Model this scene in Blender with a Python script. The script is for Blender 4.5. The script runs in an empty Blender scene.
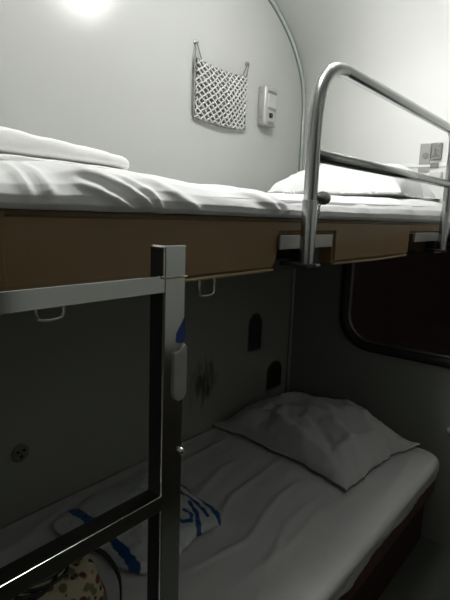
import bpy, bmesh, math, random
from mathutils import Vector, Matrix, noise
random.seed(4)
S = bpy.context.scene
COL = S.collection
H = 1.42            # eye height; every z below is written relative to it
PI = math.pi

# ------------------------------------------------------------------ materials
def mat(name, col, rough=.5, metal=0., coat=0., bump=None, spec=.5, var=None):
    m = bpy.data.materials.new(name); m.use_nodes = True
    nt = m.node_tree; b = nt.nodes['Principled BSDF']
    b.inputs['Base Color'].default_value = (*col, 1)
    b.inputs['Roughness'].default_value = rough
    b.inputs['Metallic'].default_value = metal
    b.inputs['Specular IOR Level'].default_value = spec
    if coat: b.inputs['Coat Weight'].default_value = coat
    tc = nt.nodes.new('ShaderNodeTexCoord')
    if bump:
        sc, st, dist = bump
        n = nt.nodes.new('ShaderNodeTexNoise'); n.inputs['Scale'].default_value = sc; n.inputs['Detail'].default_value = 4
        bp = nt.nodes.new('ShaderNodeBump'); bp.inputs['Strength'].default_value = st; bp.inputs['Distance'].default_value = dist
        nt.links.new(tc.outputs['Object'], n.inputs['Vector'])
        nt.links.new(n.outputs['Fac'], bp.inputs['Height']); nt.links.new(bp.outputs['Normal'], b.inputs['Normal'])
    if var:
        sc, amt = var
        n = nt.nodes.new('ShaderNodeTexNoise'); n.inputs['Scale'].default_value = sc; n.inputs['Detail'].default_value = 5
        nt.links.new(tc.outputs['Object'], n.inputs['Vector'])
        mx = nt.nodes.new('ShaderNodeMix'); mx.data_type = 'RGBA'
        mx.inputs[6].default_value = (*[c * (1 - amt) for c in col], 1); mx.inputs[7].default_value = (*[min(1, c * (1 + amt)) for c in col], 1)
        nt.links.new(n.outputs['Fac'], mx.inputs[0]); nt.links.new(mx.outputs[2], b.inputs['Base Color'])
    return m

M = {}
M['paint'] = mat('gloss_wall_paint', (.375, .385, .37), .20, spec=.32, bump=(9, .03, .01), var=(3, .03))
M['paint_end'] = mat('end_wall_paint', (.88, .89, .87), .5, spec=.3, bump=(9, .05, .01), var=(3, .03))
M['end_low'] = mat('grey_end_lower', (.24, .25, .22), .4, bump=(9, .05, .01), var=(3, .05))  # darker than the end wall above the berth
M['pan'] = mat('dark_pan_paint', (.05, .052, .045), .6)
M['cover'] = mat('grey_cover_paint', (.16, .165, .15), .5)
M['grey_metal'] = mat('grey_switch_metal', (.40, .40, .39), .45, .4)
M['floor'] = mat('dark_green_lino', (.08, .09, .07), .55, var=(60, .3))
M['dark_wood'] = mat('brown_laminate', (.028, .023, .019), .4, var=(6, .2))
M['steel'] = mat('brushed_steel', (.42, .43, .42), .24, 1, var=(5, .06))
M['ladder'] = mat('polished_steel', (.60, .62, .59), .13, 1, var=(6, .08))
M['steel_dark'] = mat('worn_steel', (.30, .30, .29), .42, 1, var=(20, .15))
M['plate'] = mat('galvanised_plate', (.50, .50, .48), .5, .7, var=(20, .12))
M['black'] = mat('black_rubber', (.012, .012, .012), .5)
M['hole'] = mat('dark_recess', (.02, .02, .018), .9)
M['chrome'] = mat('chrome', (.7, .7, .7), .14, 1)
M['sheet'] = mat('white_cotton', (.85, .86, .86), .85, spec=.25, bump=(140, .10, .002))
M['lowsheet'] = mat('shaded_white_cotton', (.56, .565, .56), .85, spec=.25, bump=(60, .12, .003))  # same white cloth as the upper bedding, its colour darkened to deepen the shade
M['blanket'] = mat('white_blanket', (.84, .84, .83), .95, spec=.1, bump=(220, .35, .002))
M['maroon'] = mat('maroon_vinyl', (.085, .012, .012), .45, bump=(200, .1, .001))
M['base'] = mat('seat_base_paint', (.05, .02, .018), .6)
M['piping'] = mat('tan_piping', (.42, .31, .17), .6)
M['cord'] = mat('pale_net_cord', (.50, .50, .48), .8)
M['cord_dark'] = mat('grey_net_cord', (.20, .20, .19), .8)
M['trim'] = mat('grey_green_trim', (.42, .46, .43), .25, .3)
M['trim_dark'] = mat('dark_trim_seam', (.10, .125, .11), .4)
M['plastic'] = mat('pale_plastic', (.70, .70, .66), .4)
M['bag'] = mat('white_plastic_film', (.62, .64, .64), .30, bump=(40, .25, .004))
M['blue'] = mat('blue_print', (.012, .075, .24), .4)
M['blue_label'] = mat('blue_label', (.02, .05, .25), .4)
M['cable'] = mat('black_cable', (.015, .015, .015), .22)
M['strap'] = mat('black_strap', (.015, .013, .013), .7)

def vinyl():
    m = mat('tan_vinyl', (.27, .17, .078), .42, var=(10, .08))
    nt = m.node_tree; b = nt.nodes['Principled BSDF']
    tc = nt.nodes.new('ShaderNodeTexCoord'); v = nt.nodes.new('ShaderNodeTexVoronoi'); v.inputs['Scale'].default_value = 260
    bp = nt.nodes.new('ShaderNodeBump'); bp.inputs['Strength'].default_value = .25; bp.inputs['Distance'].default_value = .001
    nt.links.new(tc.outputs['Object'], v.inputs['Vector']); nt.links.new(v.outputs['Distance'], bp.inputs['Height']); nt.links.new(bp.outputs['Normal'], b.inputs['Normal'])
    return m
M['vinyl'] = vinyl()

def floral():
    m = bpy.data.materials.new('floral_fabric'); m.use_nodes = True
    nt = m.node_tree; b = nt.nodes['Principled BSDF']; b.inputs['Roughness'].default_value = .85
    tc = nt.nodes.new('ShaderNodeTexCoord')
    def layer(prev, scale, off, col, lo, hi):
        mp = nt.nodes.new('ShaderNodeMapping'); mp.inputs['Location'].default_value = off
        v = nt.nodes.new('ShaderNodeTexVoronoi'); v.inputs['Scale'].default_value = scale
        nz = nt.nodes.new('ShaderNodeTexNoise'); nz.inputs['Scale'].default_value = 24; nz.inputs['Detail'].default_value = 5
        add = nt.nodes.new('ShaderNodeMath'); add.operation = 'MULTIPLY_ADD'; add.inputs[1].default_value = .5
        r = nt.nodes.new('ShaderNodeValToRGB'); r.color_ramp.elements[0].position = lo; r.color_ramp.elements[1].position = hi
        r.color_ramp.elements[0].color = (1, 1, 1, 1); r.color_ramp.elements[1].color = (0, 0, 0, 1)
        mx = nt.nodes.new('ShaderNodeMix'); mx.data_type = 'RGBA'
        nt.links.new(tc.outputs['Object'], mp.inputs[0]); nt.links.new(mp.outputs[0], v.inputs['Vector']); nt.links.new(tc.outputs['Object'], nz.inputs['Vector'])
        nt.links.new(nz.outputs['Fac'], add.inputs[0]); nt.links.new(v.outputs['Distance'], add.inputs[2]); nt.links.new(add.outputs[0], r.inputs[0])
        nt.links.new(r.outputs[0], mx.inputs[0])
        if prev is None: mx.inputs[6].default_value = (.50, .43, .29, 1)
        else: nt.links.new(prev, mx.inputs[6])
        mx.inputs[7].default_value = (*col, 1)
        return mx.outputs[2]
    o = layer(None, 34, (.3, .1, .2), (.15, .15, .06), .56, .66)
    o = layer(o, 29, (1.3, .7, .4), (.15, .03, .03), .55, .61)
    o = layer(o, 44, (2.3, .2, .9), (.035, .045, .02), .49, .54)
    nt.links.new(o, b.inputs['Base Color'])
    return m
M['floral'] = floral()

def stained_wall():
    # painted partition with dark scuffs rubbed into it low down, between ladder and pillow
    m = mat('partition_paint', (.31, .32, .28), .26, bump=(9, .03, .01))
    nt = m.node_tree; b = nt.nodes['Principled BSDF']
    tc = nt.nodes.new('ShaderNodeTexCoord')
    sub = nt.nodes.new('ShaderNodeVectorMath'); sub.operation = 'SUBTRACT'; sub.inputs[1].default_value = (1.50, 1.30, -.70)
    mul = nt.nodes.new('ShaderNodeVectorMath'); mul.operation = 'MULTIPLY'; mul.inputs[1].default_value = (7.5, 0, 6.6)
    ln = nt.nodes.new('ShaderNodeVectorMath'); ln.operation = 'LENGTH'
    st = nt.nodes.new('ShaderNodeMapping'); st.inputs['Scale'].default_value = (1.6, 1, .5)
    nz = nt.nodes.new('ShaderNodeTexNoise'); nz.inputs['Scale'].default_value = 22; nz.inputs['Detail'].default_value = 5
    a = nt.nodes.new('ShaderNodeMath'); a.operation = 'MULTIPLY_ADD'; a.inputs[1].default_value = 1.9
    r = nt.nodes.new('ShaderNodeValToRGB'); r.color_ramp.elements[0].position = .32; r.color_ramp.elements[1].position = .62
    half = nt.nodes.new('ShaderNodeMath'); half.operation = 'MULTIPLY_ADD'; half.inputs[1].default_value = .5; half.inputs[2].default_value = -.22
    r.color_ramp.elements[0].color = (.09, .095, .08, 1); r.color_ramp.elements[1].color = (.31, .32, .28, 1)
    L = nt.links.new
    L(tc.outputs['Object'], sub.inputs[0]); L(sub.outputs[0], mul.inputs[0]); L(mul.outputs[0], ln.inputs[0])
    L(tc.outputs['Object'], st.inputs[0]); L(st.outputs[0], nz.inputs['Vector'])
    L(nz.outputs['Fac'], a.inputs[0]); L(ln.outputs['Value'], a.inputs[2]); L(a.outputs[0], half.inputs[0]); L(half.outputs[0], r.inputs[0]); L(r.outputs[0], b.inputs['Base Color'])
    return m
M['partition'] = stained_wall()

def glass():
    m = bpy.data.materials.new('night_window_glass'); m.use_nodes = True
    b = m.node_tree.nodes['Principled BSDF']
    b.inputs['Base Color'].default_value = (.6, .55, .55, 1); b.inputs['Roughness'].default_value = .03
    b.inputs['Transmission Weight'].default_value = 1; b.inputs['IOR'].default_value = 1.45
    return m
M['glass'] = glass()

def emit(name, col, s):
    m = bpy.data.materials.new(name); m.use_nodes = True
    b = m.node_tree.nodes['Principled BSDF']
    b.inputs['Base Color'].default_value = (.8, .8, .8, 1)
    b.inputs['Emission Color'].default_value = (*col, 1); b.inputs['Emission Strength'].default_value = s
    return m
M['lamp'] = emit('lamp_diffuser', (1.0, .99, .965), 35)

# ------------------------------------------------------------------ object helpers
def thing(name, label, cat, loc, group=None):
    o = bpy.data.objects.new(name, None); COL.objects.link(o)
    o.location = (loc[0], loc[1], loc[2] + H); o.empty_display_size = .05
    o['label'] = label; o['category'] = cat
    if group: o['group'] = group
    return o
def wloc(o):
    v = Vector(o.location)
    while o.parent: o = o.parent; v = v + Vector(o.location)
    return v
def obj(name, bm, mats, parent=None, loc=(0, 0, 0), smooth=True, label=None, cat=None, group=None, kind=None, sub=0, autos=None):
    """bm holds world x, y and eye-relative z; the object's origin goes to loc (or to its parent)"""
    org = wloc(parent) if parent else Vector((loc[0], loc[1], loc[2] + H))
    bmesh.ops.translate(bm, verts=bm.verts, vec=Vector((0, 0, H)) - org)
    me = bpy.data.meshes.new(name); bm.normal_update(); bm.to_mesh(me); bm.free()
    if smooth: me.shade_smooth()
    if smooth and autos: me.set_sharp_from_angle(angle=math.radians(autos))
    o = bpy.data.objects.new(name, me); COL.objects.link(o)
    for mm in (mats if isinstance(mats, list) else [mats]): me.materials.append(mm)
    if parent: o.parent = parent
    else: o.location = org
    if label: o['label'] = label
    if cat: o['category'] = cat
    if group: o['group'] = group
    if kind: o['kind'] = kind
    if sub:
        s = o.modifiers.new('sub', 'SUBSURF'); s.levels = sub; s.render_levels = sub
    return o
def box(bm, x0, x1, y0, y1, z0, z1, bev=0, seg=2):
    r = bmesh.ops.create_cube(bm, size=1)
    vs = r['verts']
    bmesh.ops.scale(bm, verts=vs, vec=(x1 - x0, y1 - y0, z1 - z0))
    bmesh.ops.translate(bm, verts=vs, vec=((x0 + x1) / 2, (y0 + y1) / 2, (z0 + z1) / 2))
    if bev:
        es = list({e for v in vs for e in v.link_edges})
        bmesh.ops.bevel(bm, geom=es, offset=bev, segments=seg, affect='EDGES', profile=.5)
    return bm
def newbox(*a, **k): return box(bmesh.new(), *a, **k)
def tube(bm, pts, r, seg=10, closed=False, caps=True):
    pts = [Vector(p) for p in pts]; n = len(pts)
    rr = r if isinstance(r, (list, tuple)) else [r] * n
    rings = []; up = None
    for i, p in enumerate(pts):
        if closed: t = pts[(i + 1) % n] - pts[i - 1]
        else: t = pts[min(i + 1, n - 1)] - pts[max(i - 1, 0)]
        t.normalize()
        if up is None:
            up = Vector((0, 0, 1)) if abs(t.z) < .9 else Vector((0, 1, 0))
        a = up - t * up.dot(t)
        if a.length < 1e-4: a = t.orthogonal()
        a.normalize(); b = t.cross(a); up = a
        rings.append([bm.verts.new(p + (a * math.cos(2 * PI * k / seg) + b * math.sin(2 * PI * k / seg)) * rr[i]) for k in range(seg)])
    m = n if closed else n - 1
    for i in range(m):
        A, B = rings[i], rings[(i + 1) % n]
        for k in range(seg): bm.faces.new((A[k], A[(k + 1) % seg], B[(k + 1) % seg], B[k]))
    if caps and not closed:
        bm.faces.new(rings[0][::-1]); bm.faces.new(rings[-1])
    return bm
def smoothpath(pts, n=8):
    P = [Vector(p) for p in pts]; out = []
    for i in range(len(P) - 1):
        p0, p1, p2, p3 = P[max(i - 1, 0)], P[i], P[i + 1], P[min(i + 2, len(P) - 1)]
        for k in range(n):
            t = k / n
            out.append(.5 * ((2 * p1) + (p2 - p0) * t + (2 * p0 - 5 * p1 + 4 * p2 - p3) * t * t + (3 * p1 - p0 - 3 * p2 + p3) * t ** 3))
    out.append(P[-1]); return out
def grid(nx, ny, f, closed_u=False):
    bm = bmesh.new()
    V = [[bm.verts.new(f(i / nx, j / ny)) for j in range(ny + 1)] for i in range(nx + 1)]
    for i in range(nx):
        for j in range(ny): bm.faces.new((V[i][j], V[i + 1][j], V[i + 1][j + 1], V[i][j + 1]))
    return bm
def fbm(x, y, z=0, o=4):
    return noise.fractal(Vector((x, y, z)), 1.0, 2.0, o)
def segd(p, pts):
    """distance from p to a polyline, and the place along it 0..1"""
    best = 9; bt = 0; n = len(pts) - 1
    for i in range(n):
        ax, ay = pts[i]; bx, by = pts[i + 1]
        dx, dy = bx - ax, by - ay; L = dx * dx + dy * dy
        t = max(0, min(1, ((p[0] - ax) * dx + (p[1] - ay) * dy) / L))
        d = math.hypot(p[0] - ax - t * dx, p[1] - ay - t * dy)
        if d < best: best = d; bt = (i + t) / n
    return best, bt
def ridge(p, pts, w, a):
    d, t = segd(p, pts)
    return a * math.exp(-(d / w) ** 2) * min(1, .25 + 3 * min(t, 1 - t))
def sst(a, b, x):
    t = max(0, min(1, (x - a) / (b - a))); return t * t * (3 - 2 * t)
def interp(tab, x):
    if x <= tab[0][0]: return tab[0][1]
    for (a, fa), (b, fb) in zip(tab, tab[1:]):
        if x <= b: return fa + (fb - fa) * sst(a, b, x)
    return tab[-1][1]

XW, YB = 2.18, 1.32          # end wall with the window; partition wall
X0, Y0, ZF = -.45, -.62, -H  # other walls, floor

# ------------------------------------------------------------------ room shell
obj('floor', newbox(X0 - .05, XW + .1, Y0 - .05, YB + .05, ZF - .05, ZF), M['floor'], kind='structure', smooth=False)
bm = newbox(X0 - .05, XW + .1, YB, YB + .04, ZF, -.06)       # darker grey below the upper berth, lighter gloss paint above
box(bm, X0 - .05, XW + .1, YB, YB + .04, -.06, 1.12)
for f_ in bm.faces: f_.material_index = 1 if f_.calc_center_median().z > -.06 + .001 else 0
obj('wall_back', bm, [M['partition'], M['paint']], kind='structure', smooth=False)
obj('wall_front', newbox(X0 - .05, XW + .1, Y0 - .04, Y0, ZF, 1.12), M['paint'], kind='structure', smooth=False)
obj('wall_left', newbox(X0 - .04, X0, Y0, YB, ZF, 1.12), M['paint'], kind='structure', smooth=False)
obj('trim_3', newbox(X0, XW, Y0, Y0 + .012, ZF, -.57, .002), M['dark_wood'], kind='structure', smooth=False)
obj('trim_4', newbox(X0, X0 + .012, Y0 + .012, .50, ZF, -.52, .002), M['dark_wood'], kind='structure', smooth=False)  # unseen dark facing, added to cut light bounced towards the lower berth
bm = newbox(-.05, .74, Y0 - .001, Y0 + .03, ZF + .01, .60, .004)
obj('door_1', bm, M['dark_wood'], kind='structure')

# end wall: flat part with the rounded window opening
WY0, WY1, WZ0, WZ1, WR = .02, 1.045, -.605, -.045, .16
def rrect(y0, y1, z0, z1, r, n=10):
    out = []
    for cy, cz, a0 in ((y1 - r, z1 - r, 0), (y0 + r, z1 - r, 90), (y0 + r, z0 + r, 180), (y1 - r, z0 + r, 270)):
        for k in range(n + 1):
            a = math.radians(a0 + 90 * k / n); out.append((cy + r * math.cos(a), cz + r * math.sin(a)))
    return out
ZS = -.025
bm = bmesh.new()
outer = [bm.verts.new((XW, y, z)) for y, z in ((Y0, ZF), (YB, ZF), (YB, ZS), (Y0, ZS))]
inner = [bm.verts.new((XW, y, z)) for y, z in rrect(WY0, WY1, WZ0, WZ1, WR)]
es = [bm.edges.new((l[i], l[(i + 1) % len(l)])) for l in (outer, inner) for i in range(len(l))]
bmesh.ops.triangle_fill(bm, edges=es, use_beauty=True)
for f in bm.faces:
    f.normal_update()
    if f.normal.x > 0: f.normal_flip()
ext = bmesh.ops.extrude_face_region(bm, geom=list(bm.faces))
bmesh.ops.translate(bm, verts=[v for v in ext['geom'] if isinstance(v, bmesh.types.BMVert)], vec=(.05, 0, 0))
bmesh.ops.recalc_face_normals(bm, faces=bm.faces)
obj('wall_right', bm, M['end_low'], kind='structure', smooth=False)

# ceiling that curves down into the end wall
arch = smoothpath([(2.18, 0, -.025), (2.18, 0, .1), (2.18, 0, .28), (2.18, 0, .42), (2.176, 0, .53), (2.15, 0, .645), (2.09, 0, .742), (2.0, 0, .826), (1.865, 0, .906), (1.70, 0, .958), (1.5, 0, .987), (1.2, 0, 1.003), (.8, 0, 1.005), (X0, 0, 1.005)], 6)
def shell(u, v):
    i = min(int(round(u * (len(arch) - 1))), len(arch) - 1); p = arch[i]
    return (p.x, Y0 + (YB - Y0) * v, p.z)
bm = grid(len(arch) - 1, 1, shell)
for f in bm.faces: f.normal_flip()
bmesh.ops.recalc_face_normals(bm, faces=bm.faces)
if bm.faces[:][-1].normal.z > 0:
    for f in bm.faces: f.normal_flip()
o = obj('ceiling', bm, M['paint_end'], kind='structure')
sm = o.modifiers.new('thick', 'SOLIDIFY'); sm.thickness = .03; sm.offset = -1

# trim along the seam between partition and end wall
def strip(bm, path, wid, dep, off):
    """flat-section moulding lying on the partition, inside of the arch line"""
    rings = []
    n = len(path)
    for i, p in enumerate(path):
        t = (path[min(i + 1, n - 1)] - path[max(i - 1, 0)]).normalized()
        nn = Vector((-t.z, 0, t.x))            # points inwards (-x while rising)
        a = p + nn * off; b = p + nn * (off + wid)
        prof = [(0, 0), (.12, .8), (.35, 1), (.65, 1), (.88, .8), (1, 0)]
        rings.append([bm.verts.new(a.lerp(b, q) + Vector((0, -dep * d, 0))) for q, d in prof])
    for A, B in zip(rings, rings[1:]):
        for k in range(5): bm.faces.new((A[k], A[k + 1], B[k + 1], B[k]))
    return bm
path = [Vector((2.18, YB, -1.0 + k * .075)) for k in range(13)] + [Vector((p.x, YB, p.z)) for p in arch[1:]]
bm = strip(bmesh.new(), path, .020, .011, -.002); bmesh.ops.recalc_face_normals(bm, faces=bm.faces)
t = obj('trim_1', bm, M['trim'], kind='structure')
for of_ in (-.008, .0175):
    bm = strip(bmesh.new(), path, .006, .006, of_); bmesh.ops.recalc_face_normals(bm, faces=bm.faces)
    obj('trim_seam', bm, M['trim_dark'], t)
obj('trim_2', newbox(XW - .006, XW + .004, Y0, YB - .04, .226, .238, .002), M['paint_end'], kind='structure', smooth=False)

# window
w = bpy.data.objects.new('window_1', None); COL.objects.link(w); w.location = (XW, (WY0 + WY1) / 2, WZ0 + H); w['kind'] = 'structure'
def loop3(x, ins, r): return [Vector((x, y, z)) for y, z in rrect(WY0 + ins, WY1 - ins, WZ0 + ins, WZ1 - ins, r)]
def ringstrip(bm, loops):
    R = [[bm.verts.new(p) for p in l] for l in loops]; n = len(R[0])
    for A, B in zip(R, R[1:]):
        for k in range(n): bm.faces.new((A[k], A[(k + 1) % n], B[(k + 1) % n], B[k]))
    bmesh.ops.recalc_face_normals(bm, faces=bm.faces); return bm
bm = ringstrip(bmesh.new(), [loop3(XW + .004, -.006, WR + .006), loop3(XW - .012, -.004, WR + .004), loop3(XW - .016, .008, WR - .008), loop3(XW - .014, .030, WR - .030), loop3(XW + .012, .036, WR - .036)])
obj('window_gasket', bm, M['black'], w)
bm = ringstrip(bmesh.new(), [loop3(XW + .014, .034, WR - .034), loop3(XW - .001, .035, WR - .035), loop3(XW - .003, .040, WR - .040), loop3(XW + .001, .045, WR - .045), loop3(XW + .016, .046, WR - .046)])
obj('window_frame', bm, M['steel_dark'], w)
bm = bmesh.new(); f = bm.faces.new([bm.verts.new(p) for p in loop3(XW + .018, .02, WR - .02)])
e = bmesh.ops.extrude_face_region(bm, geom=[f]); bmesh.ops.translate(bm, verts=[v for v in e['geom'] if isinstance(v, bmesh.types.BMVert)], vec=(.006, 0, 0))
bmesh.ops.recalc_face_normals(bm, faces=bm.faces)
obj('window_pane', bm, M['glass'], w, smooth=False)

# ceiling lamp above the upper berth, plus an added second one
def ceiling_lamp(lx, ly, lr, label):
    lt = thing('ceiling_light', label, 'lamp', (lx, ly, 1.004), 'round ceiling lamps')
    obj('lamp_base', tube(bmesh.new(), [(lx, ly, 1.004), (lx, ly, .985), (lx, ly, .978)], [lr + .018, lr + .018, lr + .01], 40), M['plastic'], lt, autos=40)
    prof = [(lr, .978), (lr, .955), (lr, .93)] + [(lr * math.cos(a), .93 - .11 * math.sin(a)) for a in [PI / 2 * k / 12 for k in range(1, 13)]]
    obj('lamp_dome', tube(bmesh.new(), [(lx, ly, z) for r, z in prof], [max(r, .002) for r, z in prof], 40), M['lamp'], lt)
ceiling_lamp(1.37, .69, .11, 'round white frosted ceiling lamp over the window end of the upper berth')
ceiling_lamp(.70, .63, .11, 'added unseen ceiling lamp over the upper berth above the folded blanket')  # second lamp, unseen, added to brighten the sheet front and curved wall

# ------------------------------------------------------------------ upper berth
CF = .59                      # cushion front
ub = thing('upper_berth', 'brown vinyl upper berth with tan piping, fixed along the partition', 'berth', (1.0, .95, -.13))
obj('berth_pan', newbox(-.22, 2.165, .70, 1.31, -.140, -.108, .006), M['pan'], ub, autos=12)
# cushion: outline in XZ with notches for the guard rail brackets, run from front to back
B_, T_ = -.115, -.004
out = [(-.2, B_), (.875, B_), (.892, -.108), (.902, -.09), (.908, -.038), (1.16, -.038), (1.163, B_), (1.70, B_), (1.712, -.105), (1.716, -.042), (2.02, -.042), (2.024, B_), (2.15, B_), (2.15, T_), (-.2, T_)]
def prism(out, y0, y1, bev=0):
    bm = bmesh.new()
    f = bm.faces.new([bm.verts.new((x, y0, z)) for x, z in out])
    e = bmesh.ops.extrude_face_region(bm, geom=[f]); bmesh.ops.translate(bm, verts=[v for v in e['geom'] if isinstance(v, bmesh.types.BMVert)], vec=(0, y1 - y0, 0))
    bmesh.ops.recalc_face_normals(bm, faces=bm.faces)
    if bev:
        es = [e for e in bm.edges if abs(e.verts[0].co.y - y0) < 1e-6 and abs(e.verts[1].co.y - y0) < 1e-6]
        bmesh.ops.bevel(bm, geom=es, offset=bev, segments=3, affect='EDGES')
    return bm
obj('cushion', prism(out, CF, 1.30, .008), M['vinyl'], ub, autos=45)
for a, b in ((-.2, .885), (1.168, 1.70), (2.03, 2.14)):
    obj('piping', tube(bmesh.new(), [(a, CF + .002, B_ - .001), ((a + b) / 2, CF - .001, B_ - .002), (b, CF + .002, B_ + .001)], .0032, 6), M['piping'], ub)
bm = tube(bmesh.new(), smoothpath([(.294, CF + .0015, T_), (.292, CF + .0018, -.03), (.292, CF + .0018, -.08), (.294, CF + .0015, B_)], 5), .0034, 6)
obj('seam', bm, M['vinyl'], ub)
for xa in (.345, .672):
    xb = xa + .042; yy = .61; zb = -.152
    p = smoothpath([(xa, yy, -.112), (xa, yy, zb + .008), (xa + .008, yy, zb), (xb - .008, yy, zb), (xb, yy, zb + .008), (xb, yy, -.112)], 4)
    obj('strap_loop', tube(bmesh.new(), p, .0026, 8), M['chrome'], ub)
# brackets that hold the guard rail
for x0, x1, px in ((.893, 1.128, .941), (1.735, 2.0, 1.927)):
    br = obj('rail_bracket', newbox(x0, x1, .578, .586, -.070, -.039, .002), M['plate'], ub, autos=12)
    bm = newbox(px - .018, px + .018, .526, .60, -.108, -.0985, .002)
    box(bm, px + .05, px + .135, .585, .62, -.114, -.072, .002)
    obj('socket_block', bm, M['black'], br, autos=12)
    obj('socket_lip', newbox(px + .05, px + .13, .577, .583, -.116, -.110, .001), M['plate'], br, autos=12)

# ------------------------------------------------------------------ guard rail
gr = thing('guard_rail', 'tubular steel guard rail with two bars on the front of the upper berth', 'rail', (.941, .542, -.10))
GY = .542
p = smoothpath([(.941, GY, -.04), (.941, GY, .077), (.941, GY, .165), (.946, GY, .227), (.962, GY, .276), (.997, GY, .308), (1.050, GY, .322), (1.113, GY, .323), (1.452, GY, .322), (1.80, GY, .321), (1.885, GY, .319), (1.922, GY, .297), (1.930, GY, .255), (1.928, GY, .21), (1.927, GY, .145), (1.927, GY, .0), (1.927, GY, -.05)], 6)
obj('rail_hoop', tube(bmesh.new(), p, .015, 16), M['steel'], gr)
obj('cross_bar', tube(bmesh.new(), [(.947, GY, .130), (1.452, GY, .134), (1.925, GY, .137)], .014, 16), M['steel'], gr)
for px in (.941, 1.927):
    obj('sleeve', tube(bmesh.new(), [(px, GY, -.098), (px, GY, .035), (px, GY, .037)], [.0165, .0165, .0155], 16), M['steel'], gr, autos=50)
bm = bmesh.new()
prof = [(0, .006), (.010, .006), (.012, .012), (.018, .0145), (.026, .0145), (.032, .012), (.035, .004)]
tube(bm, [(.953 + a * 1.3, GY - .006 - a * .1, .043) for a, r in prof], [r for a, r in prof], 14)
k = obj('locking_knob', bm, M['steel_dark'], gr, label='dark ribbed locking knob')
bm = bmesh.new()
for i in range(7):
    z = .030 - i * .009
    c = Vector((.968 - .0004 * i * i, GY - .008, z))
    q = [c + Vector((math.cos(a) * .003, 0, math.sin(a) * .006)) if i % 2 else c + Vector((0, math.cos(a) * .003, math.sin(a) * .006)) for a in [2 * PI * j / 10 for j in range(10)]]
    tube(bm, q, .0011, 5, closed=True)
obj('chain', bm, M['steel_dark'], gr)

# ------------------------------------------------------------------ ladder
lad = thing('berth_ladder', 'bare steel box-section ladder standing in front of the two berths', 'ladder', (.26, .448, ZF))
LF, LB = .4346, .4608       # front and back of the ladder's steel sections
def plateform(pts, y, dep, bev=0):
    bm = bmesh.new(); f = bm.faces.new([bm.verts.new((x, y, z)) for x, z in pts])
    e = bmesh.ops.extrude_face_region(bm, geom=[f]); bmesh.ops.translate(bm, verts=[v for v in e['geom'] if isinstance(v, bmesh.types.BMVert)], vec=(0, -dep, 0))
    bmesh.ops.recalc_face_normals(bm, faces=bm.faces)
    if bev: bmesh.ops.bevel(bm, geom=list(bm.edges), offset=bev, segments=1, affect='EDGES')
    return bm
for xa in (.4157, .070):
    st = obj('post', newbox(xa, xa + .0377, LF, LB, ZF, -.040, .002), M['ladder'], lad, autos=12)
    obj('channel_shade', newbox(xa - .0006, xa + .002, LF + .0035, LB - .001, ZF + .002, -.043, 0), M['black'], st, smooth=False, label='black strip put in for the dark inside of the post')  # black strip puts the shade inside an open channel into colour
    if xa > .3:
        pts = [(.444 + .0117 * math.cos(t), -.232 + .0119 * math.sin(t)) for t in [PI + PI * k / 8 for k in range(9)]] + [(.4555, -.172), (.451, -.168), (.4449, -.1714), (.4412, -.1755), (.4325, -.1771)]
        obj('latch_plate', plateform(pts, LF, .0035, .0007), M['plate'], st, autos=12)
        obj('bolt', tube(bmesh.new(), [(.4494, LF + .001, -.3173), (.4494, LF - .003, -.3173), (.4494, LF - .0045, -.3173), (.4494, LF - .006, -.3173)], [.005, .005, .004, .0015], 10), M['chrome'], st, autos=40)
        obj('sticker', plateform([(.4375, -.164), (.4383, -.1525), (.4444, -.1443), (.4522, -.1337), (.453, -.163), (.4469, -.1673)], LF - .0002, .0007), M['blue_label'], st, smooth=False, label='torn blue sticker')
        obj('cord', tube(bmesh.new(), smoothpath([(.406, LF + .001, -.0763), (.414, LF - .0015, -.0795), (.4346, LF - .0012, -.08), (.4547, LF - .001, -.0795), (.4567, .451, -.0787), (.456, .4605, -.082)], 4), .0009, 5), M['piping'], st, label='thin cream cord')
for z1 in (-.0763, -.370, -.66, -.95):
    obj('rung', newbox(.1075, .4165, LF, LB - .0004, z1 - .0213, z1, .0008), M['ladder'], lad, autos=12)

# ------------------------------------------------------------------ bedding on the upper berth
TOP = [(-.2, .05), (.30, .054), (.40, .066), (.52, .066), (.69, .057), (.84, .052), (1.0, .055), (1.17, .059), (1.6, .073), (2.0, .085), (2.2, .085)]
FOLD = [([(.375, .046), (.40, .050), (.430, .046), (.460, .036), (.49, .018), (.515, .000)], .0075, 0.0159),
        ([(.385, .036), (.42, .026), (.45, .012), (.482, -.003)], .006, 0.0116),
        ([(.455, .055), (.485, .043), (.51, .028), (.535, .000)], .007, 0.0116),
        ([(.505, .058), (.55, .04), (.60, .012), (.63, .0)], .010, 0.0087),
        ([(.318, .060), (.312, .035), (.315, .005)], .007, 0.0101),
        ([(.335, .060), (.338, .035), (.345, .010)], .010, 0.0101),
        ([(.74, .052), (.79, .040), (.83, .026), (.862, .006)], .010, 0.0130),
        ([(.80, .05), (.86, .036), (.885, .018), (.875, -.002)], .012, 0.0145),
        ([(.20, .06), (.24, .03), (.26, .0)], .012, 0.0145),
        ([(1.25, .06), (1.30, .03), (1.32, .0)], .03, 0.0058), ([(1.62, .07), (1.66, .03), (1.68, .0)], .03, 0.0058)]
FR = [(0, .588, 0), (.06, .577, .015), (.2, .568, .12), (.38, .567, .30), (.55, .575, .52), (.72, .594, .74), (.86, .622, .91), (.94, .648, .98), (1.0, .680, 1.0)]
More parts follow.
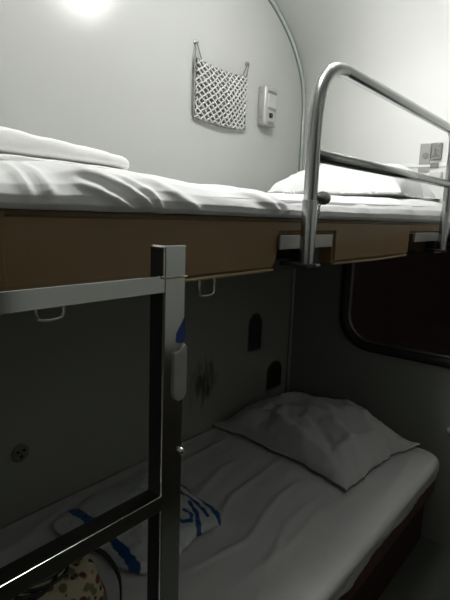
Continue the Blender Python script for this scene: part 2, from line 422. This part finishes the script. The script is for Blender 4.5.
def up_sheet(u, v):
    x = -.2 + 2.33 * u
    T = interp(TOP, x)
    if v < .62:
        s = v / .62
        for a, b in zip(FR, FR[1:]):
            if s <= b[0] + 1e-9:
                k = (s - a[0]) / (b[0] - a[0]); y = a[1] + (b[1] - a[1]) * k; q = a[2] + (b[2] - a[2]) * k; break
        z = -.0025 + (T + .0025) * q
        d = sum(ridge((x, z), *f) for f in FOLD) + .004 * fbm(x * 7, z * 16, 3) * (1 if x < 1 else .5)
        d *= sst(0, .12, s)
        hem = .002 * abs(fbm(x * 9, 0, 5)) * (1 - s)
        ny, nz = -(1 - sst(.6, 1, s)), sst(.45, 1, s) * .7
        return (x, y + ny * d, z + nz * d + hem)
    k = (v - .62) / .38
    y = .680 + (1.305 - .680) * k
    return (x, y, T + .005 * fbm(x * 5, y * 7, 1) * sst(0, .2, k) - .02 * sst(.9, 1, k))
bm = grid(420, 84, up_sheet)
bmesh.ops.recalc_face_normals(bm, faces=bm.faces)
# close the underside so the sheeted pad is solid
bound = [e for e in bm.edges if e.is_boundary]
bmesh.ops.holes_fill(bm, edges=bound)
obj('bed_sheet', bm, M['sheet'], loc=(1.0, .95, -.004), label='white cotton sheet tucked around the upper mattress, creased along its front', cat='sheet')

def pillow(cx, cy, z0, hx, hy, th, rot, seed, wr=.008, sag=0, folds=(), ex=.6):
    ca, sa = math.cos(rot), math.sin(rot)
    bm = bmesh.new(); N = 72
    def P(u, v, side):
        # plan with slightly drawn-in sides and pointed corners
        px = u * hx * (1 - .07 * (1 - v * v) ** 1.0 * abs(u) ** 3 + .035 * (abs(u * v)) ** 4)
        py = v * hy * (1 - .05 * (1 - u * u) ** 1.0 * abs(v) ** 3 + .035 * (abs(u * v)) ** 4)
        t = max(0, (1 - abs(u) ** 3.0)) ** ex * max(0, (1 - abs(v) ** 3.2)) ** ex
        px += .013 * fbm(u * 1.3 + seed, v * 3.2, 2.5) * abs(u) ** 3; py += .013 * fbm(u * 3.2, v * 1.3 + seed, 6.5) * abs(v) ** 3
        e_ = .010 * max(0, fbm(u * 2.6 + seed, v * 2.6, 4.4)) * (1 - min(1, t))
        n = wr * (fbm(px * 9 + seed, py * 9, side * 3) + .5 * abs(fbm(px * 22, py * 22 + seed, 1 + side))) * min(1, t * 2.2)
        if side > 0:
            z = th * t * (1 + sag * fbm(px * 4 + seed, py * 4)) + n + .004 + e_
            for pts, w, a in folds: z += ridge((px, py), pts, w, a) * min(1, t * 2)
        else: z = -.0 + .10 * th * (1 - t) + .004 * (1 - t)
        return (cx + px * ca - py * sa, cy + px * sa + py * ca, z0 + max(z, .001 if side > 0 else 0))
    top = [[None] * (N + 1) for _ in range(N + 1)]; bot = [[None] * (N + 1) for _ in range(N + 1)]
    for i in range(N + 1):
        for j in range(N + 1):
            u, v = math.sin((2 * i / N - 1) * PI / 2), math.sin((2 * j / N - 1) * PI / 2)
            top[i][j] = bm.verts.new(P(u, v, 1))
            edge = i in (0, N) or j in (0, N)
            bot[i][j] = top[i][j] if edge else bm.verts.new(P(u, v, -1))
    for i in range(N):
        for j in range(N):
            bm.faces.new((top[i][j], top[i + 1][j], top[i + 1][j + 1], top[i][j + 1]))
            q = [bot[i][j], bot[i][j + 1], bot[i + 1][j + 1], bot[i + 1][j]]
            if len(set(q)) == 4:
                try: bm.faces.new(q)
                except ValueError: pass
    return bm
obj('pillow', pillow(1.915, .90, .085, .238, .255, .120, math.radians(2), 3.1, .011, .12,
    [([(-.34, .1), (-.15, .05), (.05, -.1)], .03, .012), ([(-.3, -.15), (0, -.2), (.3, -.16)], .03, .010), ([(-.05, .2), (.1, 0), (.3, -.1)], .03, .012)], .42),
    M['sheet'], loc=(1.8, .945, .07), label='white pillow on the upper berth behind the guard rail', cat='pillow')

# folded blanket at the near end of the upper berth
def blanket_layer(z0, z1f, xr, y0, y1, seed):
    bm = bmesh.new(); N, K = 90, 20
    rows = []
    for i in range(N + 1):
        u = i / N; x = -.12 + (xr + .12) * u
        endt = math.sqrt(max(0, 1 - max(0, (x - (xr - .05)) / .05) ** 2))
        zt = z0 + (z1f(x) - z0) * max(.08, endt)
        ring = []
        for k in range(2 * K):
            a = 2 * PI * k / (2 * K) + PI / (2 * K)
            c, s = math.cos(a), math.sin(a)
            sy = math.copysign(abs(c) ** .28, c); sz = math.copysign(abs(s) ** .6, s)
            y = (y0 + y1) / 2 + (y1 - y0) / 2 * sy * (.55 + .45 * max(.1, endt)) + .006 * fbm(x * 6, k * .1, seed)
            z = (z0 + zt) / 2 + (zt - z0) / 2 * sz + (.004 * fbm(x * 9, y * 9, seed) if s > 0 else 0)
            ring.append(bm.verts.new((x, y, z)))
        rows.append(ring)
    for A, B in zip(rows, rows[1:]):
        for k in range(2 * K): bm.faces.new((A[k], A[(k + 1) % (2 * K)], B[(k + 1) % (2 * K)], B[k]))
    bm.faces.new(rows[0][::-1]); bm.faces.new(rows[-1])
    bmesh.ops.recalc_face_normals(bm, faces=bm.faces)
    return bm
bl = thing('blanket', 'folded white blanket lying on the upper berth beside the wall', 'blanket', (.35, 1.02, .06))
obj('lower_fold', blanket_layer(.074, lambda x: .088 - .004 * sst(.5, .7, x), .715, .82, 1.26, 2), M['blanket'], bl)
obj('upper_fold', blanket_layer(.085, lambda x: interp([(-.2, .172), (.15, .158), (.42, .138), (.58, .128), (.72, .113)], x), .725, .83, 1.25, 5), M['blanket'], bl)

# ------------------------------------------------------------------ things on the walls
# hanging net pocket
net = thing('net_pocket', 'small knotted cord net pocket hanging flat on the upper wall', 'net', (1.55, 1.30, .345))
NX0, NX1, NZ0, NZ1 = 1.386, 1.697, .350, .556
def npt(a, b, off):
    sag = .012 * math.sin(PI * a) * b                    # the mouth sags between the hooks
    bulge = .010 + .022 * math.sin(PI * min(max(a, 0), 1)) * math.sin(PI * (1 - b) * .85 + .1)
    low = -.008 * math.sin(PI * a * 1.0) * (1 - b)
    return Vector((NX0 + (NX1 - NX0) * a, YB - .004 - off * bulge, NZ0 + (NZ1 - NZ0) * b - sag + low))
def netmesh(nc, nr, r, off, ph):
    bm = bmesh.new()
    for c in range(nc + 1):
        for sgn in (1, -1):                              # zigzag cords that touch their neighbours
            pts = []
            for k in range(nr * 4 + 1):
                b = k / (nr * 4)
                tri = 2 * abs((k / 4 + .5) % 1 - .5)
                tri = sst(0.08, .92, tri)
                a = (c + ph + sgn * .5 * tri + .16 * fbm(c * .9, k * .35, sgn * .0 + ph) + .05 * math.sin(k * 1.7 + c * 2.1)) / nc
                if -.001 <= a <= 1.001: pts.append(npt(a, b, off))
                else:
                    if len(pts) > 1: tube(bm, pts, r, 6)
                    pts = []
            if len(pts) > 1: tube(bm, pts, r, 6)
    return bm
obj('front_net', netmesh(10, 8, .0034, 1, 0), M['cord'], net)
obj('back_net_shade', netmesh(12, 9, .0030, .15, .4), M['cord_dark'], net)  # back layer in dark cord, its colour stands for shadow in the gaps
bm = bmesh.new()
tube(bm, [npt(0, 1 - k / 12, .6) for k in range(13)] + [npt(k / 16, 0, .8) for k in range(1, 17)] + [npt(1, k / 12, .6) for k in range(1, 13)], .0036, 7)
tube(bm, [npt(k / 20, 1, .8) for k in range(21)], .0034, 7)
obj('edge_cord', bm, M['cord_dark'], net)
for hx, c0, c1 in ((1.396, 0, .12), (1.706, .9, 1)):
    h = Vector((hx, YB - .008, .606)); bm = bmesh.new()
    tube(bm, [npt(c0, 1, .7), h + Vector((-.004, 0, 0)), h + Vector((0, 0, .005)), h + Vector((.004, 0, 0)), npt(c1, 1, .7)], .0022, 6)
    obj('hanging_cord', bm, M['cord_dark'], net)
for hx in (1.396, 1.706):
    bm = tube(bmesh.new(), [(hx, YB - k, .610) for k in (-.001, .004, .006, .012, .014)], [.009, .009, .005, .0065, .002], 12)
    obj('hook', bm, M['steel_dark'], net, autos=40)

# reading lamp box
rl = thing('reading_light', 'narrow metal reading light box screwed to the upper wall beside the net', 'light', (1.86, 1.32, .38))
SX0, SX1, SZ0, SZ1, SY = 1.794, 1.886, .383, .546, 1.279
bm = newbox(SX0, SX1, SY, YB + .001, SZ0, SZ1, .010, 3)
obj('body', bm, M['grey_metal'], rl, autos=50)
obj('shade', newbox(SX0 + .022, SX1 - .012, SY - .003, SY + .004, SZ0 + .075, SZ1 - .030, .003), M['plate'], rl, autos=12)
obj('shade_groove', newbox(SX0 + .018, SX1 - .009, SY - .0012, SY + .004, SZ0 + .066, SZ0 + .073, .001), M['steel_dark'], rl, autos=12)
obj('upper_groove', newbox(SX0 + .018, SX1 - .009, SY - .0012, SY + .004, SZ1 - .028, SZ1 - .018, .001), M['steel_dark'], rl, autos=12)
obj('switch', newbox(SX0 + .032, SX0 + .048, SY - .010, SY + .002, SZ0 + .034, SZ0 + .054, .003), M['black'], rl, autos=12)
obj('lower_slot', newbox(SX0 + .022, SX1 - .020, SY - .001, SY + .004, SZ0 + .006, SZ0 + .022, .003), M['steel_dark'], rl, autos=12)
for z in (SZ0 + .035, SZ1 - .028):
    obj('screw', tube(bmesh.new(), [(SX0 + .001, 1.30, z), (SX0 - .001, 1.30, z), (SX0 - .002, 1.30, z)], [.004, .004, .001], 8), M['steel_dark'], rl)

# switch and socket plate on the end wall
sp = thing('socket_panel', 'grey metal switch and socket plate on the end wall above the pillow', 'socket', (XW, .69, .21))
obj('plate', newbox(XW - .006, XW + .002, .697, .742, .206, .322, .002), M['grey_metal'], sp, autos=12)
obj('socket', tube(bmesh.new(), [(XW - .004, .717, .272), (XW - .010, .717, .272), (XW - .010, .717, .272)], [.013, .012, .002], 14), M['steel_dark'], sp, autos=40)
obj('switch_block', newbox(XW - .012, XW + .002, .652, .694, .254, .322, .003), M['steel_dark'], sp, autos=12)
obj('switch_face', newbox(XW - .016, XW - .008, .676, .692, .268, .300, .002), M['steel_dark'], sp, autos=12)
for z in (.314, .294, .274):
    obj('screw', tube(bmesh.new(), [(XW - .011, .664, z), (XW - .016, .664, z), (XW - .018, .664, z)], [.004, .004, .001], 10), M['chrome'], sp)
obj('lower_switch', newbox(XW - .008, XW + .002, .660, .694, .222, .244, .002), M['steel_dark'], sp, autos=12)
obj('holder', newbox(XW - .03, XW + .002, .640, .688, .180, .206, .006), M['plastic'], sp, autos=12)

# pale knob low on the end wall
kn = bmesh.new()
tube(kn, [(XW + .001, .492, -.876), (XW - .006, .492, -.876), (XW - .012, .492, -.876), (XW - .022, .492, -.876), (XW - .026, .492, -.876)], [.010, .010, .015, .013, .004], 14)
obj('knob', kn, M['plastic'], loc=(XW, .492, -.876), label='small pale knob low on the end wall beside the lower berth', cat='knob')

# latch slots in the partition
def slot(x0, x1, z0, z1, r, label, tilt):
    n = 8; pts = [(x0, z0), (x1, z0 - tilt)]
    for k in range(n + 1):
        a = PI * k / n; pts.append(((x0 + x1) / 2 + (x1 - x0) / 2 * math.cos(a), z1 - r + r * math.sin(a)))
    def poly(s, y0, y1):
        cx, cz = (x0 + x1) / 2, (z0 + z1) / 2
        bm = bmesh.new(); f = bm.faces.new([bm.verts.new((cx + (x - cx) * s, y0, cz + (z - cz) * s)) for x, z in pts])
        e = bmesh.ops.extrude_face_region(bm, geom=[f]); bmesh.ops.translate(bm, verts=[v for v in e['geom'] if isinstance(v, bmesh.types.BMVert)], vec=(0, y1 - y0, 0))
        bmesh.ops.recalc_face_normals(bm, faces=bm.faces); return bm
    t = thing('latch_slot', label, 'slot', ((x0 + x1) / 2, YB, z0), 'dark latch slots in the partition')
    obj('rim', poly(1.06, YB - .003, YB + .002), M['steel_dark'], t, autos=40)
    obj('opening', poly(.95, YB - .0045, YB), M['hole'], t, autos=40)
slot(1.805, 1.905, -.625, -.455, .05, 'higher of two dark arched slots in the partition above the lower pillow', .01)
slot(1.975, 2.105, -.865, -.725, .05, 'lower dark slot in the partition, just behind the pillow in the corner', .0)

# round cap on the partition
rc = thing('wall_cap', 'small dark round cover on the partition low at the left edge', 'cover', (.682, YB, -.72))
obj('disc', tube(bmesh.new(), [(.682, YB + .001, -.72), (.682, YB - .004, -.72), (.682, YB - .007, -.72), (.682, YB - .0075, -.72)], [.027, .027, .022, .002], 20), M['cover'], rc, autos=40)
for dx, dz in ((-.010, .006), (.009, .008), (.0, -.010)):
    obj('screw', tube(bmesh.new(), [(.682 + dx, YB - .006, -.72 + dz), (.682 + dx, YB - .010, -.72 + dz)], [.005, .004], 8), M['hole'], rc)

# ------------------------------------------------------------------ lower berth
LZ = -.928
lb = thing('lower_berth', 'dark maroon lower berth bench along the partition', 'berth', (1.0, .9, ZF))
obj('bench_base', newbox(-.40, 2.16, .56, 1.31, ZF, -1.10, .004), M['base'], lb, autos=12)
obj('seat_cushion', newbox(-.40, 2.025, .488, 1.31, -1.10, -.940, .022, 3), M['maroon'], lb, autos=50)

SX1_, SY0_ = 2.035, .470
def sdf(x, y):
    r = .085
    qx, qy = x - (SX1_ - r), (SY0_ + r) - y
    if qx > 0 and qy > 0: L = math.hypot(qx, qy); return L - r, (qx / L, -qy / L)
    if qx > qy: return qx - r, (1, 0)
    return qy - r, (0, -1)
LOWF = [([(1.537, .596), (1.34, .66), (1.1, .64), (.852, .659)], .012, .006),
        ([(1.47, .80), (1.30, .80), (1.05, .74), (.80, .80)], .014, .008),
        ([(1.45, .93), (1.20, .92), (1.0, .83)], .012, .007),
        ([(1.46, 1.05), (1.30, 1.06), (1.12, 1.0)], .014, .006),
        ([(1.50, 1.20), (1.25, 1.20), (.9, 1.24)], .016, .006),
        ([(1.40, .70), (1.20, .70), (.9, .60)], .011, .006),
        ([(.9, 1.30), (.6, 1.20), (.3, 1.22)], .02, .007), ([(.75, .74), (.55, .70), (.3, .72)], .014, .006),
        ([(1.95, .57), (1.8, .55), (1.6, .53)], .012, .004), ([(1.98, .60), (1.99, .56), (2.0, .50)], .012, .005)]
def low_sheet(u, v):
    x = -.38 + (2.13 + .38) * u; y = .36 + (1.312 - .36) * v
    d, g = sdf(x, y); r = .026
    wav = .010 * fbm(x * 7, y * 2, 2)
    z = LZ; ox, oy = x, y
    if d > -r:
        s = (d + r) / r
        if s < PI / 2: h, dz = r * math.sin(s), r * (1 - math.cos(s))
        else:
            e = (s - PI / 2) * r; h, dz = r, r + e * .62 + wav * min(1, e / .04)
            h += min(1, e / .03) * .008 * fbm(x * 10, y * 10, 4) - .006 * e / .06
        ox, oy = x + g[0] * (h - (d + r)), y + g[1] * (h - (d + r)); z = LZ - dz
    flat = sst(.0, .07, -d)
    n = .0045 * fbm(x * 2.2, y * 9, 7) + .0022 * fbm(x * 6, y * 22, 3, 3)
    n += sum(ridge((x, y), *f) for f in LOWF)
    return (ox, oy, z + n * (.25 + .75 * flat))
bm = grid(330, 150, low_sheet); bmesh.ops.recalc_face_normals(bm, faces=bm.faces)
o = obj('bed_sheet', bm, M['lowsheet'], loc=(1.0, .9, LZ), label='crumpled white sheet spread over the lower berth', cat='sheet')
sm = o.modifiers.new('thick', 'SOLIDIFY'); sm.thickness = .004; sm.offset = -1
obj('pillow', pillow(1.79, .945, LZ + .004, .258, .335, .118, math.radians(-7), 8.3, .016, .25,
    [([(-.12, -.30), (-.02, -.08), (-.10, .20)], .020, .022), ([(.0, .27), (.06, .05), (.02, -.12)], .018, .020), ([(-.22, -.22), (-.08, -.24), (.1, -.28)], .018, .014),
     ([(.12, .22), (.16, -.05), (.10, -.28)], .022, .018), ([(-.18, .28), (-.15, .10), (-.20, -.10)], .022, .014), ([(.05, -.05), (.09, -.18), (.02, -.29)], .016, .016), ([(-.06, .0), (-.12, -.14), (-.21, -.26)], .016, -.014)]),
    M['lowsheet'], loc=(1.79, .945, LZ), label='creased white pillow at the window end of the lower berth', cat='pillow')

# white plastic bag with blue print
STR = [([(.782, 1.21), (.772, 1.11), (.769, .99), (.750, .872)], 0.0161),
       ([(1.135, 1.13), (1.114, 1.066), (1.096, .945), (1.052, .842)], 0.0110),
       ([(1.08, 1.09), (1.062, 1.015), (1.066, .96), (1.034, .878)], 0.0068),
       ([(1.045, .965), (1.015, .905), (.962, .848)], 0.0085),
       ([(.99, .985), (.962, .955), (.956, .911), (.975, .893), (1.003, .915), (1.005, .95)], 0.0068)]
def bagmesh():
    bm = bmesh.new(); N = 150
    cx, cy, hx, hy = .915, 1.035, .205, .20
    V = []; Bt = []
    for i in range(N + 1):
        row = []; rb = []
        for j in range(N + 1):
            u, v = 2 * i / N - 1, 2 * j / N - 1
            ex = u * math.sqrt(1 - .24 * v * v); ey = v * math.sqrt(1 - .24 * u * u)
            wob = 1 + .09 * fbm(u * 2.2, v * 1.5, 9)
            x, y = cx + ex * hx * wob + .05 * ey * 0 + (.03 if v > 0 else .02) * v * u, cy + ey * hy * wob
            t = max(0, 1 - max(abs(u), abs(v)) ** 3) ** .5
            z = LZ + .008 + t * (.030 + .012 * fbm(x * 8, y * 8, 6) + .008 * abs(fbm(x * 19, y * 19, 2)))
            row.append(bm.verts.new((x, y, z)))
            e = i in (0, N) or j in (0, N)
            rb.append(row[-1] if e else None)
        V.append(row); Bt.append(rb)
    for i in range(N):
        for j in range(N):
            f = bm.faces.new((V[i][j], V[i + 1][j], V[i + 1][j + 1], V[i][j + 1])); c = f.calc_center_median()
            if any(segd((c.x, c.y), p)[0] < w * (.85 + .5 * fbm(c.x * 25, c.y * 25)) for p, w in STR): f.material_index = 1
    border = [V[i][0] for i in range(N + 1)] + [V[N][j] for j in range(1, N + 1)] + [V[i][N] for i in range(N - 1, -1, -1)] + [V[0][j] for j in range(N - 1, 0, -1)]
    bm.faces.new(border[::-1])
    return bm
obj('plastic_bag', bagmesh(), [M['bag'], M['blue']], loc=(.915, 1.035, LZ), label='crumpled white plastic bag with blue stripes printed on it, on the lower berth', cat='bag')

# floral bag
fb = thing('cloth_bag', 'small beige bag with red and olive flowers on the lower berth', 'bag', (.50, .87, LZ))
def fbag(u, v):
    a = 2 * PI * u
    zz = v
    w = (.135 * (1 - .28 * zz ** 2)) * (1 + .05 * fbm(math.cos(a) * 1.5, math.sin(a) * 1.5, zz * 3))
    d = (.085 * (1 - .35 * zz ** 2)) * (1 + .06 * fbm(math.cos(a) * 2, math.sin(a) * 2, zz * 3 + 5))
    if zz > .9: q = math.sqrt(max(0, 1 - ((zz - .9) / .1) ** 2)); w *= max(q, .02); d *= max(q, .02)
    ca, sa = math.cos(a), math.sin(a)
    px = w * math.copysign(abs(ca) ** .75, ca); py = d * math.copysign(abs(sa) ** .75, sa)
    r = math.radians(-12)
    return (.50 + px * math.cos(r) - py * math.sin(r), .875 + px * math.sin(r) + py * math.cos(r), LZ + .004 + .155 * min(1, zz) + .006 * fbm(px * 12, py * 12, 1) * zz)
bm = grid(64, 30, fbag); bmesh.ops.remove_doubles(bm, verts=bm.verts, dist=.0003); bmesh.ops.recalc_face_normals(bm, faces=bm.faces)
obj('bag_body', bm, M['floral'], fb)
def ribbon(pts, w, t):
    P = smoothpath(pts, 6); bm = bmesh.new(); R = []
    for i, p in enumerate(P):
        tt = (P[min(i + 1, len(P) - 1)] - P[max(i - 1, 0)]).normalized(); s = tt.cross(Vector((.5, -.6, .6))).normalized(); n = s.cross(tt).normalized()
        R.append([bm.verts.new(p + s * a * w + n * b * t) for a, b in ((-.5, -.5), (.5, -.5), (.5, .5), (-.5, .5))])
    for A, B in zip(R, R[1:]):
        for k in range(4): bm.faces.new((A[k], A[(k + 1) % 4], B[(k + 1) % 4], B[k]))
    bm.faces.new(R[0][::-1]); bm.faces.new(R[-1]); bmesh.ops.recalc_face_normals(bm, faces=bm.faces); return bm
obj('bag_strap', ribbon([(.545, .875, -.765), (.59, .86, -.755), (.622, .83, -.775), (.638, .80, -.83), (.640, .80, -.92)], .014, .003), M['strap'], fb, label='black strap')
# coiled cable on the bag
bm = bmesh.new()
pts = []
for k in range(90):
    a = 2 * PI * k / 24; r = .046 + .010 * math.sin(k * .37)
    pts.append((.455 + r * math.cos(a) * 1.2, .835 + r * math.sin(a) * .8, -.752 + .0016 * (k % 24) * .3 + .010 * math.sin(a * .5) + .00022 * k))
tube(bm, smoothpath(pts, 2), .0042, 7)
obj('cable', bm, M['cable'], loc=(.455, .835, -.755), label='coiled glossy black cable lying on the floral bag', cat='cable')

# ------------------------------------------------------------------ camera, world, view
cam = bpy.data.cameras.new('camera'); co = bpy.data.objects.new('camera', cam); COL.objects.link(co)
F, yaw, pitch, roll = 492.305, .683226, -.171773, .0365994
f = Vector((math.cos(yaw) * math.cos(pitch), math.sin(yaw) * math.cos(pitch), math.sin(pitch)))
r0 = Vector((math.sin(yaw), -math.cos(yaw), 0)); u0 = r0.cross(f)
r = r0 * math.cos(roll) + u0 * math.sin(roll); u = -r0 * math.sin(roll) + u0 * math.cos(roll)
m = Matrix((( r.x, u.x, -f.x, 0), (r.y, u.y, -f.y, 0), (r.z, u.z, -f.z, H), (0, 0, 0, 1)))
co.matrix_world = m
cam.sensor_fit = 'AUTO'; cam.sensor_width = 36; cam.lens = F / 600 * 36; cam.clip_start = .02
S.camera = co
wd = bpy.data.worlds.new('night'); S.world = wd; wd.use_nodes = True
wd.node_tree.nodes['Background'].inputs[0].default_value = (.014, .008, .008, 1); wd.node_tree.nodes['Background'].inputs[1].default_value = .3
S.view_settings.view_transform = 'Standard'; S.view_settings.look = 'None'; S.view_settings.gamma = 1; S.view_settings.exposure = 0
S.view_settings.use_curve_mapping = False
S.cycles.max_bounces = 12; S.cycles.diffuse_bounces = 6; S.cycles.glossy_bounces = 6
